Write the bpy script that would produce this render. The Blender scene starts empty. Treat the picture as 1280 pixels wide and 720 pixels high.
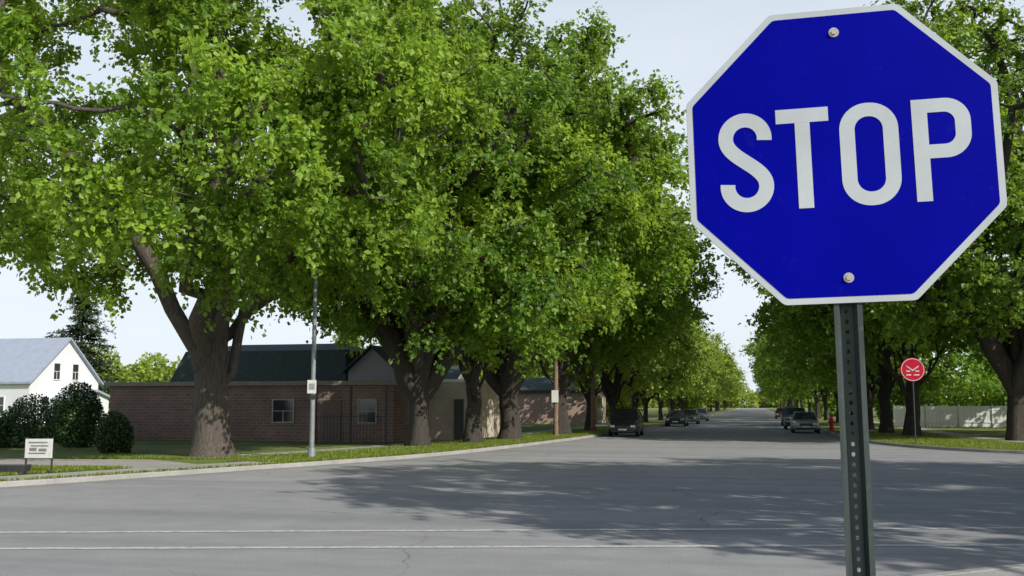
import bpy, bmesh, math, random
import numpy as np
from mathutils import Vector, Matrix
random.seed(7)
scene=bpy.context.scene
COL=scene.collection

# ------------------------------------------------------------ materials
def base_mat(name):
    m=bpy.data.materials.new(name); m.use_nodes=True
    nt=m.node_tree; nt.nodes.clear()
    out=nt.nodes.new('ShaderNodeOutputMaterial')
    return m,nt,out
def N(nt,t,**kw):
    n=nt.nodes.new(t)
    for k,v in kw.items():
        if k in n.inputs.keys(): n.inputs[k].default_value=v
        else: setattr(n,k,v)
    return n
def ramp(nt,fac,stops):
    r=nt.nodes.new('ShaderNodeValToRGB')
    el=r.color_ramp.elements
    while len(el)<len(stops): el.new(0.5)
    for e,(p,c) in zip(el,stops):
        e.position=p; e.color=(c[0],c[1],c[2],1) if not isinstance(c,(int,float)) else (c,c,c,1)
    nt.links.new(fac,r.inputs[0]); return r.outputs[0]
def mixc(nt,fac,a,b,mode='MIX'):
    m=nt.nodes.new('ShaderNodeMix'); m.data_type='RGBA'; m.blend_type=mode
    def setv(s,v):
        if hasattr(v,'is_output'): nt.links.new(v,s)
        elif isinstance(v,(int,float)): s.default_value=v if s.type=='VALUE' else (v,v,v,1)
        else: s.default_value=(v[0],v[1],v[2],1)
    setv(m.inputs[0],fac); setv(m.inputs[6],a); setv(m.inputs[7],b)
    return m.outputs[2]
def noise(nt,vec,scale,detail=4,rough=.55,dist=0):
    n=nt.nodes.new('ShaderNodeTexNoise'); n.inputs['Scale'].default_value=scale
    n.inputs['Detail'].default_value=detail; n.inputs['Roughness'].default_value=rough
    n.inputs['Distortion'].default_value=dist
    nt.links.new(vec,n.inputs['Vector']); return n.outputs[0]
def pos(nt): return nt.nodes.new('ShaderNodeNewGeometry').outputs['Position']
def simple(name,col,rough=.6,var=.15,scale=3,metal=0,bump=0,bscale=40,spec=.5):
    m,nt,out=base_mat(name)
    p=N(nt,'ShaderNodeBsdfPrincipled'); p.inputs['Roughness'].default_value=rough
    p.inputs['Metallic'].default_value=metal; p.inputs['Specular IOR Level'].default_value=spec
    tc=nt.nodes.new('ShaderNodeTexCoord').outputs['Object']
    n=noise(nt,tc,scale,5)
    c=ramp(nt,n,[(.3,tuple(v*(1-var) for v in col)),(.7,tuple(min(1,v*(1+var)) for v in col))])
    nt.links.new(c,p.inputs['Base Color'])
    if bump:
        b=N(nt,'ShaderNodeBump'); b.inputs['Strength'].default_value=bump; b.inputs['Distance'].default_value=.02
        nt.links.new(noise(nt,tc,bscale,4),b.inputs['Height']); nt.links.new(b.outputs[0],p.inputs['Normal'])
    nt.links.new(p.outputs[0],out.inputs[0]); return m

def leaf_mat(name,dark,light,trans,tw=.46):
    m,nt,out=base_mat(name)
    at=N(nt,'ShaderNodeAttribute'); at.attribute_name='var'
    oi=nt.nodes.new('ShaderNodeObjectInfo')
    c=ramp(nt,at.outputs['Fac'],[(0.0,dark),(1.0,light)])
    hs=N(nt,'ShaderNodeHueSaturation')
    mr=N(nt,'ShaderNodeMapRange'); mr.inputs[3].default_value=.49; mr.inputs[4].default_value=.515
    nt.links.new(oi.outputs['Random'],mr.inputs[0]); nt.links.new(mr.outputs[0],hs.inputs['Hue'])
    nt.links.new(c,hs.inputs['Color'])
    d=N(nt,'ShaderNodeBsdfPrincipled'); d.inputs['Roughness'].default_value=.45; d.inputs['Specular IOR Level'].default_value=.4
    t=N(nt,'ShaderNodeBsdfTranslucent')
    tcol=mixc(nt,at.outputs['Fac'],tuple(v*.65 for v in trans),trans)
    nt.links.new(tcol,t.inputs[0])
    nt.links.new(hs.outputs[0],d.inputs['Base Color'])
    mx=N(nt,'ShaderNodeMixShader'); mx.inputs[0].default_value=tw
    nt.links.new(d.outputs[0],mx.inputs[1]); nt.links.new(t.outputs[0],mx.inputs[2])
    nt.links.new(mx.outputs[0],out.inputs[0]); return m

def bark_mat(name,c1,c2):
    m,nt,out=base_mat(name)
    tc=nt.nodes.new('ShaderNodeTexCoord').outputs['Object']
    mp=N(nt,'ShaderNodeMapping'); mp.inputs['Scale'].default_value=(7,7,1.1); nt.links.new(tc,mp.inputs[0])
    n=noise(nt,mp.outputs[0],2.4,6,.62,.3)
    n2=noise(nt,tc,.8,3)
    c=ramp(nt,n,[(.3,c1),(.7,c2)])
    c=mixc(nt,ramp(nt,n2,[(.45,0),(.75,.35)]),c,tuple((a+b)*.42 for a,b in zip(c1,c2)))
    p=N(nt,'ShaderNodeBsdfPrincipled'); p.inputs['Roughness'].default_value=.9
    nt.links.new(c,p.inputs['Base Color'])
    b=N(nt,'ShaderNodeBump'); b.inputs['Strength'].default_value=.9; b.inputs['Distance'].default_value=.07
    nt.links.new(n,b.inputs['Height']); nt.links.new(b.outputs[0],p.inputs['Normal'])
    nt.links.new(p.outputs[0],out.inputs[0]); return m

def road_mat():
    m,nt,out=base_mat('asphalt')
    P=pos(nt)
    fine=noise(nt,P,45,3,.7); mid=noise(nt,P,1.3,5,.6); big=noise(nt,P,.11,4,.6,.6)
    c=ramp(nt,big,[(.3,(.215,.216,.222)),(.7,(.29,.29,.292))])
    c=mixc(nt,.3,c,ramp(nt,mid,[(.3,.18),(.7,.33)]),'MIX')
    c=mixc(nt,.45,c,mixc(nt,1,c,ramp(nt,fine,[(.35,.45),(.65,1.5)]),'MULTIPLY'))
    st=N(nt,'ShaderNodeMapping'); st.inputs['Rotation'].default_value=(0,0,math.radians(-15.5)); st.inputs['Scale'].default_value=(.03,.8,1); nt.links.new(P,st.inputs[0])
    c=mixc(nt,ramp(nt,noise(nt,st.outputs[0],1,4),[(.48,0),(.72,.6)]),c,(.15,.15,.155))
    dn=N(nt,'ShaderNodeTexNoise'); dn.inputs['Scale'].default_value=.9; dn.inputs['Detail'].default_value=5
    nt.links.new(P,dn.inputs['Vector'])
    ad=N(nt,'ShaderNodeVectorMath',operation='MULTIPLY_ADD'); nt.links.new(dn.outputs['Color'],ad.inputs[0])
    ad.inputs[1].default_value=(1.0,1.0,0); nt.links.new(P,ad.inputs[2])
    v=N(nt,'ShaderNodeTexVoronoi'); v.feature='DISTANCE_TO_EDGE'; v.inputs['Scale'].default_value=.14
    nt.links.new(ad.outputs[0],v.inputs['Vector'])
    crack=ramp(nt,v.outputs['Distance'],[(0,1),(.0035,0)])
    msk=ramp(nt,noise(nt,P,.2,2),[(.46,0),(.6,.7)])
    f=mixc(nt,1,crack,msk,'MULTIPLY')
    c=mixc(nt,f,c,(.09,.09,.092))
    n5=noise(nt,P,3.1,3,.5); c=mixc(nt,ramp(nt,n5,[(.70,0),(.76,.35)]),c,(.12,.12,.12))
    p=N(nt,'ShaderNodeBsdfPrincipled'); p.inputs['Roughness'].default_value=.85; p.inputs['Specular IOR Level'].default_value=.3
    nt.links.new(c,p.inputs['Base Color'])
    b=N(nt,'ShaderNodeBump'); b.inputs['Strength'].default_value=.5; b.inputs['Distance'].default_value=.01
    nt.links.new(fine,b.inputs['Height']); nt.links.new(b.outputs[0],p.inputs['Normal'])
    nt.links.new(p.outputs[0],out.inputs[0]); return m
def paint_mat():
    m,nt,out=base_mat('worn_road_paint')
    P=pos(nt); n=noise(nt,P,7,6,.75)
    c=ramp(nt,n,[(.36,(.26,.26,.26)),(.58,(.50,.50,.48))])
    p=N(nt,'ShaderNodeBsdfPrincipled'); p.inputs['Roughness'].default_value=.7
    nt.links.new(c,p.inputs['Base Color']); nt.links.new(p.outputs[0],out.inputs[0]); return m
def grass_mat():
    m,nt,out=base_mat('lawn')
    P=pos(nt)
    a=noise(nt,P,.35,5,.6,.3); b_=noise(nt,P,18,4,.7); d=noise(nt,P,2.2,4)
    c=ramp(nt,a,[(.3,(.08,.115,.02)),(.55,(.14,.19,.03)),(.75,(.21,.21,.07))])
    c=mixc(nt,.6,c,mixc(nt,1,c,ramp(nt,b_,[(.3,.3),(.7,1.7)]),'MULTIPLY'))
    c=mixc(nt,ramp(nt,d,[(.58,0),(.72,.65)]),c,(.19,.15,.09))
    p=N(nt,'ShaderNodeBsdfPrincipled'); p.inputs['Roughness'].default_value=.95
    nt.links.new(c,p.inputs['Base Color'])
    b=N(nt,'ShaderNodeBump'); b.inputs['Strength'].default_value=1; b.inputs['Distance'].default_value=.08
    nt.links.new(b_,b.inputs['Height']); nt.links.new(b.outputs[0],p.inputs['Normal'])
    nt.links.new(p.outputs[0],out.inputs[0]); return m
def concrete_mat(name='concrete',a=(.26,.25,.235),b=(.35,.34,.32)):
    m,nt,out=base_mat(name)
    P=pos(nt); n=noise(nt,P,1.1,6,.65); n2=noise(nt,P,30,3)
    c=ramp(nt,n,[(.3,a),(.7,b)])
    c=mixc(nt,.3,c,mixc(nt,1,c,ramp(nt,n2,[(.3,.5),(.7,1.4)]),'MULTIPLY'))
    p=N(nt,'ShaderNodeBsdfPrincipled'); p.inputs['Roughness'].default_value=.85
    nt.links.new(c,p.inputs['Base Color']); nt.links.new(p.outputs[0],out.inputs[0]); return m
def brick_mat(name,c1,c2,mortar):
    m,nt,out=base_mat(name)
    P=pos(nt); s=N(nt,'ShaderNodeSeparateXYZ'); nt.links.new(P,s.inputs[0])
    a=N(nt,'ShaderNodeMath',operation='ADD'); nt.links.new(s.outputs[0],a.inputs[0]); nt.links.new(s.outputs[1],a.inputs[1])
    cb=N(nt,'ShaderNodeCombineXYZ'); nt.links.new(a.outputs[0],cb.inputs[0]); nt.links.new(s.outputs[2],cb.inputs[1])
    t=N(nt,'ShaderNodeTexBrick'); t.inputs['Scale'].default_value=1; t.inputs['Brick Width'].default_value=.4
    t.inputs['Row Height'].default_value=.16; t.inputs['Mortar Size'].default_value=.012
    t.inputs['Color1'].default_value=(*c1,1); t.inputs['Color2'].default_value=(*c2,1); t.inputs['Mortar'].default_value=(*mortar,1)
    nt.links.new(cb.outputs[0],t.inputs['Vector'])
    c=mixc(nt,.5,t.outputs[0],mixc(nt,1,t.outputs[0],ramp(nt,noise(nt,P,.7,5),[(.3,.55),(.7,1.3)]),'MULTIPLY'))
    p=N(nt,'ShaderNodeBsdfPrincipled'); p.inputs['Roughness'].default_value=.9
    nt.links.new(c,p.inputs['Base Color']); nt.links.new(p.outputs[0],out.inputs[0]); return m
def siding_mat(name,col):
    m,nt,out=base_mat(name)
    P=pos(nt); s=N(nt,'ShaderNodeSeparateXYZ'); nt.links.new(P,s.inputs[0])
    w=N(nt,'ShaderNodeMath',operation='MULTIPLY'); w.inputs[1].default_value=5.5; nt.links.new(s.outputs[2],w.inputs[0])
    fr=N(nt,'ShaderNodeMath',operation='FRACT'); nt.links.new(w.outputs[0],fr.inputs[0])
    c=mixc(nt,ramp(nt,noise(nt,P,.8,4),[(.3,0),(.7,.25)]),col,tuple(v*.8 for v in col))
    p=N(nt,'ShaderNodeBsdfPrincipled'); p.inputs['Roughness'].default_value=.6
    nt.links.new(c,p.inputs['Base Color'])
    b=N(nt,'ShaderNodeBump'); b.inputs['Strength'].default_value=.7; b.inputs['Distance'].default_value=.02
    nt.links.new(fr.outputs[0],b.inputs['Height']); nt.links.new(b.outputs[0],p.inputs['Normal'])
    nt.links.new(p.outputs[0],out.inputs[0]); return m

M_road=road_mat(); M_paint=paint_mat(); M_grass=grass_mat(); M_conc=concrete_mat()
M_kerb=concrete_mat('kerb_concrete',(.24,.235,.225),(.34,.33,.315))
M_bark=bark_mat('bark',(.042,.034,.028),(.125,.105,.088))
M_barkd=bark_mat('bark_dark',(.022,.018,.015),(.07,.058,.048))
M_leaf=leaf_mat('maple_leaves',(.06,.135,.016),(.30,.44,.045),(.52,.70,.06))
M_leafd=leaf_mat('deep_green_leaves',(.045,.105,.015),(.215,.34,.038),(.42,.60,.055))
M_leafy=leaf_mat('hazy_far_leaves',(.12,.19,.03),(.36,.47,.07),(.58,.70,.09))  # far trees: yellow-green, lightened so distance haze sits in the leaf colour
M_shrub=leaf_mat('shrub_leaves',(.012,.03,.008),(.05,.10,.02),(.06,.12,.02),.2)
M_needle=leaf_mat('pine_needles',(.03,.055,.03),(.09,.12,.06),(.08,.12,.04),.15)
M_blade=leaf_mat('grass_blades',(.09,.13,.015),(.26,.32,.05),(.42,.50,.06),.4)
M_brick=brick_mat('brown_brick',(.22,.14,.115),(.165,.11,.092),(.28,.23,.2))
M_brick2=brick_mat('tan_block',(.42,.35,.29),(.48,.40,.33),(.41,.36,.31))
M_roofg=simple('dark_green_shingle',(.03,.048,.043),.85,.3,6,bump=.5,bscale=14)
M_roofm=simple('grey_metal_roof',(.30,.34,.42),.5,.08,2)
M_white=siding_mat('white_siding',(.70,.71,.75))
M_grey=siding_mat('grey_siding',(.28,.28,.29))
M_trim=simple('white_trim',(.68,.68,.66),.5,.06)
M_glass=simple('window_glass',(.03,.035,.045),.08,.2,1,spec=.9)
M_wood=simple('weathered_wood',(.20,.13,.09),.85,.35,5,bump=.4,bscale=25)
M_poleg=simple('galvanised_steel',(.24,.26,.26),.5,.15,8,metal=.4)
M_dark=simple('dark_metal',(.03,.032,.035),.5,.2)
M_tyre=simple('tyre_rubber',(.018,.018,.018),.85,.2)
M_chrome=simple('wheel_alloy',(.45,.45,.47),.3,.1,metal=.8)
M_redlamp=simple('tail_lamp_red',(.4,.02,.02),.25,.1)
M_headl=simple('head_lamp_glass',(.6,.62,.65),.15,.1,spec=.8)

# ------------------------------------------------------------ mesh helpers
class MB:
    def __init__(s): s.v=[]; s.f=[]; s.m=[]
    def add(s,vs,fs,mi=0):
        o=len(s.v); s.v+= [tuple(v) for v in vs]; s.f+=[tuple(o+i for i in f) for f in fs]; s.m+=[mi]*len(fs)
    def box(s,x0,x1,y0,y1,z0,z1,mi=0):
        s.add([(x0,y0,z0),(x1,y0,z0),(x1,y1,z0),(x0,y1,z0),(x0,y0,z1),(x1,y0,z1),(x1,y1,z1),(x0,y1,z1)],
              [(0,3,2,1),(4,5,6,7),(0,1,5,4),(1,2,6,5),(2,3,7,6),(3,0,4,7)],mi)
    def cyl(s,p0,p1,r0,r1,n=16,mi=0,cap=True):
        p0=Vector(p0);p1=Vector(p1); d=(p1-p0).normalized()
        a=d.orthogonal().normalized(); b=d.cross(a)
        vs=[];
        for p,r in((p0,r0),(p1,r1)):
            for i in range(n):
                t=2*math.pi*i/n; vs.append(p+a*math.cos(t)*r+b*math.sin(t)*r)
        fs=[(i,(i+1)%n,n+(i+1)%n,n+i) for i in range(n)]
        if cap: fs+=[tuple(range(n-1,-1,-1)),tuple(range(n,2*n))]
        s.add(vs,fs,mi)
    def obj(s,name,mats,parent=None,smooth=False,bevel=0,loc=None,rot=None):
        me=bpy.data.meshes.new(name); me.from_pydata(s.v,[],s.f)
        for m in (mats if isinstance(mats,(list,tuple)) else [mats]): me.materials.append(m)
        me.polygons.foreach_set('material_index',s.m)
        if smooth: me.polygons.foreach_set('use_smooth',[True]*len(s.f))
        bm=bmesh.new(); bm.from_mesh(me); bmesh.ops.recalc_face_normals(bm,faces=bm.faces); bm.to_mesh(me); bm.free()
        me.update()
        o=bpy.data.objects.new(name,me); COL.objects.link(o)
        if parent: o.parent=parent
        if loc: o.location=loc
        if rot: o.rotation_euler=rot
        if bevel:
            b=o.modifiers.new('bevel','BEVEL'); b.width=bevel; b.segments=2; b.limit_method='ANGLE'
        return o
def empty(name,loc=(0,0,0),rot=(0,0,0)):
    e=bpy.data.objects.new(name,None); e.location=loc; e.rotation_euler=rot; e.empty_display_size=.3
    COL.objects.link(e); return e
def poly_sheet(name,pts,z,mat):
    bm=bmesh.new(); f=bm.faces.new([bm.verts.new((x,y,z)) for x,y in pts])
    bmesh.ops.triangulate(bm,faces=[f]); bmesh.ops.recalc_face_normals(bm,faces=bm.faces)
    for f in bm.faces:
        if f.normal.z<0: f.normal_flip()
    me=bpy.data.meshes.new(name); bm.to_mesh(me); bm.free(); me.materials.append(mat)
    o=bpy.data.objects.new(name,me); COL.objects.link(o); return o
def smooth_line(pts,it=2):
    for _ in range(it):
        q=[pts[0]]
        for a,b in zip(pts[:-1],pts[1:]):
            q+= [(a[0]*.75+b[0]*.25,a[1]*.75+b[1]*.25),(a[0]*.25+b[0]*.75,a[1]*.25+b[1]*.75)]
        q.append(pts[-1]); pts=q
    return pts
def offset(pts,d):
    out=[]
    for i,p in enumerate(pts):
        a=pts[max(0,i-1)]; b=pts[min(len(pts)-1,i+1)]
        tx,ty=b[0]-a[0],b[1]-a[1]; l=math.hypot(tx,ty) or 1
        out.append((p[0]-ty/l*d,p[1]+tx/l*d))
    return out
def kerb(name,pts,side,w=.16,h=.13):
    inn=offset(pts,side*w); mid=offset(pts,side*.02); mb=MB(); n=len(pts)
    gut=offset(pts,-side*.35)
    vs=[(x,y,-.02) for x,y in pts]+[(x,y,h-.02) for x,y in offset(pts,side*.006)]+[(x,y,h) for x,y in mid]+[(x,y,h) for x,y in inn]+[(x,y,-.02) for x,y in inn]
    fs=[]
    for k in range(4):
        for i in range(n-1): fs.append((k*n+i,k*n+i+1,(k+1)*n+i+1,(k+1)*n+i))
    mb.add(vs,fs); o=mb.obj(name,M_kerb)
    mg=MB(); vs=[(x,y,.004) for x,y in offset(pts,-side*.002)]+[(x,y,.004) for x,y in gut]
    mg.add(vs,[(i,i+1,n+i+1,n+i) for i in range(n-1)]); mg.obj('gutter',M_gut)
def ribbon(name,a,b,z,mat):
    n=len(a); mb=MB(); mb.add([(x,y,z) for x,y in a]+[(x,y,z) for x,y in b],[(i,i+1,n+i+1,n+i) for i in range(n-1)]); return mb.obj(name,mat)
M_gut=concrete_mat('gutter_concrete',(.19,.187,.18),(.28,.275,.265))

# ------------------------------------------------------------ ground, road, kerbs
LK=smooth_line([(-120,-8),(-60,4),(-35,11.5),(-24,16),(-19.5,18.8),(-17.7,20.7),(-15.7,26.2),(-13.7,31.5),(-12.05,36.6),(-10.9,44.8),(-9.6,60),(-8.6,80),(-8.1,102),(-7.8,140),(-7.8,700)])
RK=smooth_line([(4.8,700),(4.8,70),(5.0,60),(5.9,52.5),(7.6,47.5),(10.4,43.9),(16,42.5),(40,47),(120,68)])
NK=smooth_line([(-1.6,-60),(-1.6,4),(-1.2,8),(0.2,10.6),(2.3,12.65),(4.2,14.0),(8,15.4),(30,21.3),(120,46)])
NL=smooth_line([(-120,-24),(-24,-1),(-17,-2),(-15,-8),(-15,-60)])
g=MB(); g.add([(-2500,-2500,-.02),(2500,-2500,-.02),(2500,2500,-.02),(-2500,2500,-.02)],[(0,1,2,3)]); g.obj('ground',M_grass)
poly_sheet('road',[(-125,-65),(125,-65),(125,75),(10,75),(10,700),(-14,700),(-14,75),(-125,75)],0,M_road)
poly_sheet('lawn',offset(LK,.1)+[(-700,700),(-700,-8)],.12,M_grass)
poly_sheet('lawn',offset(RK,.1)+[(700,68),(700,700)],.12,M_grass)
poly_sheet('pavement',offset(NK,-.1)+[(120,-60)],.12,M_conc)
poly_sheet('pavement',offset(NL,-.1)+[(-120,-60)],.12,M_conc)
kerb('kerb',LK,1); kerb('kerb',RK,1); kerb('kerb',NK,-1); kerb('kerb',NL,-1)
seg=[p for p in LK if p[1]>-5 and p[1]<30]
ribbon('sidewalk',offset(seg,.17),offset(seg,2.0),.126,M_conc)
seg=[p for p in LK if 31<p[1]<400]
ribbon('sidewalk',offset(seg,4.2),offset(seg,5.7),.126,M_conc)
seg=[p for p in RK if p[1]>46 and p[1]<500]
ribbon('sidewalk',offset(seg,6.2),offset(seg,7.7),.126,M_conc)
poly_sheet('driveway',[(-60,21.5),(-21.4,26.4),(-17.7,26.0),(-16.8,28.2),(-20,30.4),(-60,25.5)],.130,concrete_mat('driveway_gravel',(.24,.22,.205),(.34,.31,.285)))
def stripe(p0,p1,w):
    d=Vector((p1[0]-p0[0],p1[1]-p0[1])); d.normalize(); n=Vector((-d.y,d.x))*w/2; k=60
    a=[(p0[0]+(p1[0]-p0[0])*i/k+n.x,p0[1]+(p1[1]-p0[1])*i/k+n.y) for i in range(k+1)]
    b=[(x-2*n.x,y-2*n.y) for x,y in a]
    ribbon('road_marking',a,b,.006,M_paint)
stripe((-19,11.5),(6.0,18.5),.18)
stripe((-18,10.0),(4.6,16.1),.18)

# ------------------------------------------------------------ foliage
def leaves(rng,P,T,Nn,L,W):
    T=T/np.linalg.norm(T,axis=1,keepdims=True)
    B=np.cross(Nn,T); B/= (np.linalg.norm(B,axis=1,keepdims=True)+1e-9)
    Nn=np.cross(T,B)
    L=L[:,None]; W=W[:,None]
    v=np.stack([P, P+T*L*.45+B*W*.5+Nn*L*.08, P+T*L-Nn*L*.06, P+T*L*.45-B*W*.5+Nn*L*.08],axis=1)
    return v.reshape(-1,3)
def quad_mesh(name,verts,faces,mi,var,mats,smooth=None):
    me=bpy.data.meshes.new(name)
    nv=len(verts); nf=len(faces)
    me.vertices.add(nv); me.vertices.foreach_set('co',verts.astype(np.float32).ravel())
    me.loops.add(nf*4); me.loops.foreach_set('vertex_index',faces.astype(np.int32).ravel())
    me.polygons.add(nf); me.polygons.foreach_set('loop_start',np.arange(nf,dtype=np.int32)*4)
    me.polygons.foreach_set('material_index',mi.astype(np.int32))
    if smooth is not None: me.polygons.foreach_set('use_smooth',smooth.astype(bool))
    a=me.attributes.new('var','FLOAT','FACE'); a.data.foreach_set('value',var.astype(np.float32))
    for m in mats: me.materials.append(m)
    me.update(calc_edges=True); me.validate()
    return me
def tube(pts,rad,n,rng,flare=False):
    pts=np.array(pts); k=len(pts); vs=[];
    ref=np.array([1,0,0.1])
    for i in range(k):
        d=pts[min(i+1,k-1)]-pts[max(i-1,0)]; d/=np.linalg.norm(d)+1e-9
        a=ref-d*ref.dot(d); a/=np.linalg.norm(a)+1e-9; ref=a; b=np.cross(d,a)
        t=np.arange(n)*2*np.pi/n
        rr=rad[i]*(1+ (0.10*np.sin(3*t+1)+.07*np.sin(5*t) if flare else 0)*np.ones(n))
        vs.append(pts[i]+np.outer(np.cos(t)*rr,a)+np.outer(np.sin(t)*rr,b))
    vs=np.concatenate(vs); f=[]
    i=np.arange(n); j=(i+1)%n
    for q in range(k-1): f.append(np.stack([q*n+i,q*n+j,(q+1)*n+j,(q+1)*n+i],1))
    return vs,np.concatenate(f)
def gen_tree(name,seed,H,R,cb,tr,fork,nl=6,nb=70,cpb=13,sprays=5,lps=26,ls=.22,mats=None,shift=(0,0),bough=2.0,hollow=.5,expo=.5):
    rng=np.random.default_rng(seed)
    nodes=[np.array([0,0,-.15])]; par=[-1]
    def path(start,target,ctrl,n,jit):
        cur=start; p0=nodes[start]
        for i in range(1,n+1):
            t=i/n; p=(1-t)**2*p0+2*t*(1-t)*ctrl+t*t*target
            if i<n: p=p+rng.normal(0,jit,3)
            nodes.append(p); par.append(cur); cur=len(nodes)-1
        return cur
    n=max(4,int(fork/.55)); cur=0; w=rng.normal(0,.12,2)
    for i in range(1,n+1):
        z=fork*i/n; p=np.array([w[0]*i/n+rng.normal(0,.03),w[1]*i/n+rng.normal(0,.03),z])
        nodes.append(p); par.append(cur); cur=len(nodes)-1
    top=cur
    cz=cb+(H-cb)*.42; sh=np.array([shift[0],shift[1],0])
    a0=rng.random()*6.28
    for i in range(nl):
        az=a0+2*np.pi*i/nl+rng.normal(0,.25); rr=R*rng.uniform(.5,.78); zz=cb+(H-cb)*rng.uniform(.15,.7)
        tg=np.array([np.cos(az)*rr,np.sin(az)*rr,zz])+sh
        st=top-rng.integers(0,max(1,min(3,n-2)))
        c=nodes[st]+ (tg-nodes[st])*np.array([.3,.3,.6]); path(st,tg,c,9,.16)
    path(top,np.array([0,0,H*.86])+sh*1.0,np.array([rng.normal(0,.8),rng.normal(0,.8),H*.55]),10,.16)
    K=14; ld=rng.normal(size=(K,3)); ld/=np.linalg.norm(ld,axis=1,keepdims=True); la=rng.uniform(-.28,.22,K)
    def rf(d): return 1+np.sum(la*np.exp((d@ld.T-1)*7),axis=-1)
    boughs=[]
    while len(boughs)<nb:
        d=rng.normal(size=3); d/=np.linalg.norm(d)
        u=rng.uniform(.66,.95) if rng.random()<.9 else rng.uniform(.35,.66)
        if d[2]<-.1 and math.hypot(d[0],d[1])<hollow: continue
        s=rf(d)*u; e=np.array([R,R,(H-cz) if d[2]>0 else (cz-cb)])
        q=d*e*s
        p=np.array([0,0,cz])+q+sh
        if boughs and np.min(np.linalg.norm(np.array(boughs)-p,axis=1))<R*.19: 
            if rng.random()<.9: continue
        boughs.append(p)
    def attach(p,pen=.9):
        A=np.array(nodes); d=A-p; dist=np.sqrt((d**2).sum(1))+pen*np.maximum(0,d[:,2]+.2)+(A[:,2]<fork*.85)*50
        return int(np.argmin(dist))
    order=sorted(boughs,key=lambda p:math.hypot(p[0],p[1])+abs(p[2]-cz)*.5)
    for p in order:
        s=attach(p); a=nodes[s]; c=a*.5+p*.5+np.array([0,0,-.1*np.linalg.norm(p-a)+.25]); path(s,p,c,5,.08)
    bs=bough; CL=[]; CV=[]
    for p in boughs:
        bv=rng.normal(0,.17)
        out=p-np.array([sh[0],sh[1],cz]); out/=np.linalg.norm(out)+1e-9
        for _ in range(rng.integers(int(cpb*.7),int(cpb*1.35))):
            q=rng.normal(size=3); q/=np.linalg.norm(q); q*=rng.random()**.45*bs*np.array([1,1,.62]); q+=out*.25
            CL.append(p+q); CV.append(bv)
    CL=np.array(CL); CV=np.array(CV)
    for p in CL:
        s=attach(p,.3); a=nodes[s]; path(s,p,a*.5+p*.5+np.array([0,0,.08]),2,.03)
    NN=len(nodes); area=np.zeros(NN); kids=[[] for _ in range(NN)]
    for i in range(NN-1,0,-1): kids[par[i]].append(i)
    for i in range(NN-1,-1,-1):
        if not kids[i]: area[i]=1
        if i>0: area[par[i]]+=area[i]
    r=(area/area[top])**expo*tr*.9
    r=np.maximum(r,.012)
    for i in range(0,top+1):
        z=nodes[i][2]; r[i]=tr*(1+.5*math.exp(-max(z,0)/.4)) *(1-.1*z/fork)
    V=[];F=[];vo=0
    stack=[0]
    while stack:
        s=stack.pop(); ch=[s]; c=s
        if par[s]>=0: ch=[par[s],s]
        while kids[c]:
            ks=sorted(kids[c],key=lambda k:-area[k]); c=ks[0]; ch.append(c); stack+=ks[1:]
        rr=[r[i] for i in ch]
        if par[s]>=0: rr[0]=min(rr[0],rr[1]*1.25)
        nn=16 if rr[0]>tr*.8 else (8 if rr[0]>.09 else (5 if rr[0]>.03 else 3))
        v,f=tube([nodes[i] for i in ch],rr,nn,rng,nn==16); V.append(v);F.append(f+vo);vo+=len(v)
    nbf=sum(len(f) for f in F)
    m=len(CL); S=sprays
    C=np.repeat(CL,S,axis=0); cv=np.repeat(CV+rng.normal(0,.1,m),S)
    out=C-np.array([sh[0],sh[1],cz]); out/=np.linalg.norm(out,axis=1,keepdims=True)+1e-9
    sd=rng.normal(size=(m*S,3))*.8+out*.6+np.array([0,0,-.1]); sd/=np.linalg.norm(sd,axis=1,keepdims=True)
    sl=rng.uniform(.45,1.45,m*S)*(ls/.22)**.5
    k=lps; t=rng.random((m*S,k))
    Pp=C[:,None,:]+sd[:,None,:]*(t*sl[:,None])[:,:,None]+rng.normal(0,.10,(m*S,k,3))
    Pp[:,:,2]-=.18*t**2
    Pp=Pp.reshape(-1,3); O=np.repeat(out,k,axis=0); D=np.repeat(sd,k,axis=0); n_=len(Pp)
    T=D*.5+rng.normal(size=(n_,3))*.75+np.array([0,0,-.35])
    Nv=rng.normal(size=(n_,3))*.5+np.array([0,0,.55])+O*.5
    L=ls*rng.uniform(.6,1.25,n_); W=L*rng.uniform(.6,.9,n_)
    lv=leaves(rng,Pp,T,Nv,L,W)
    V.append(lv); F.append(np.arange(n_*4).reshape(-1,4)+vo)
    var=np.clip(.45+np.repeat(cv,k)+rng.normal(0,.18,n_),0,1)
    V=np.concatenate(V);F=np.concatenate(F)
    mi=np.zeros(len(F));mi[nbf:]=1
    sm=np.zeros(len(F));sm[:nbf]=1
    vv=np.zeros(len(F));vv[nbf:]=var
    return quad_mesh(name,V,F,mi,vv,mats or [M_bark,M_leaf],sm)
def put(me,name,x,y,rz=0,s=1,sz=None,z=.1):
    o=bpy.data.objects.new(name,me); COL.objects.link(o)
    o.location=(x,y,z); o.rotation_euler=(0,0,rz); o.scale=(s,s,sz or s); return o

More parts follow.
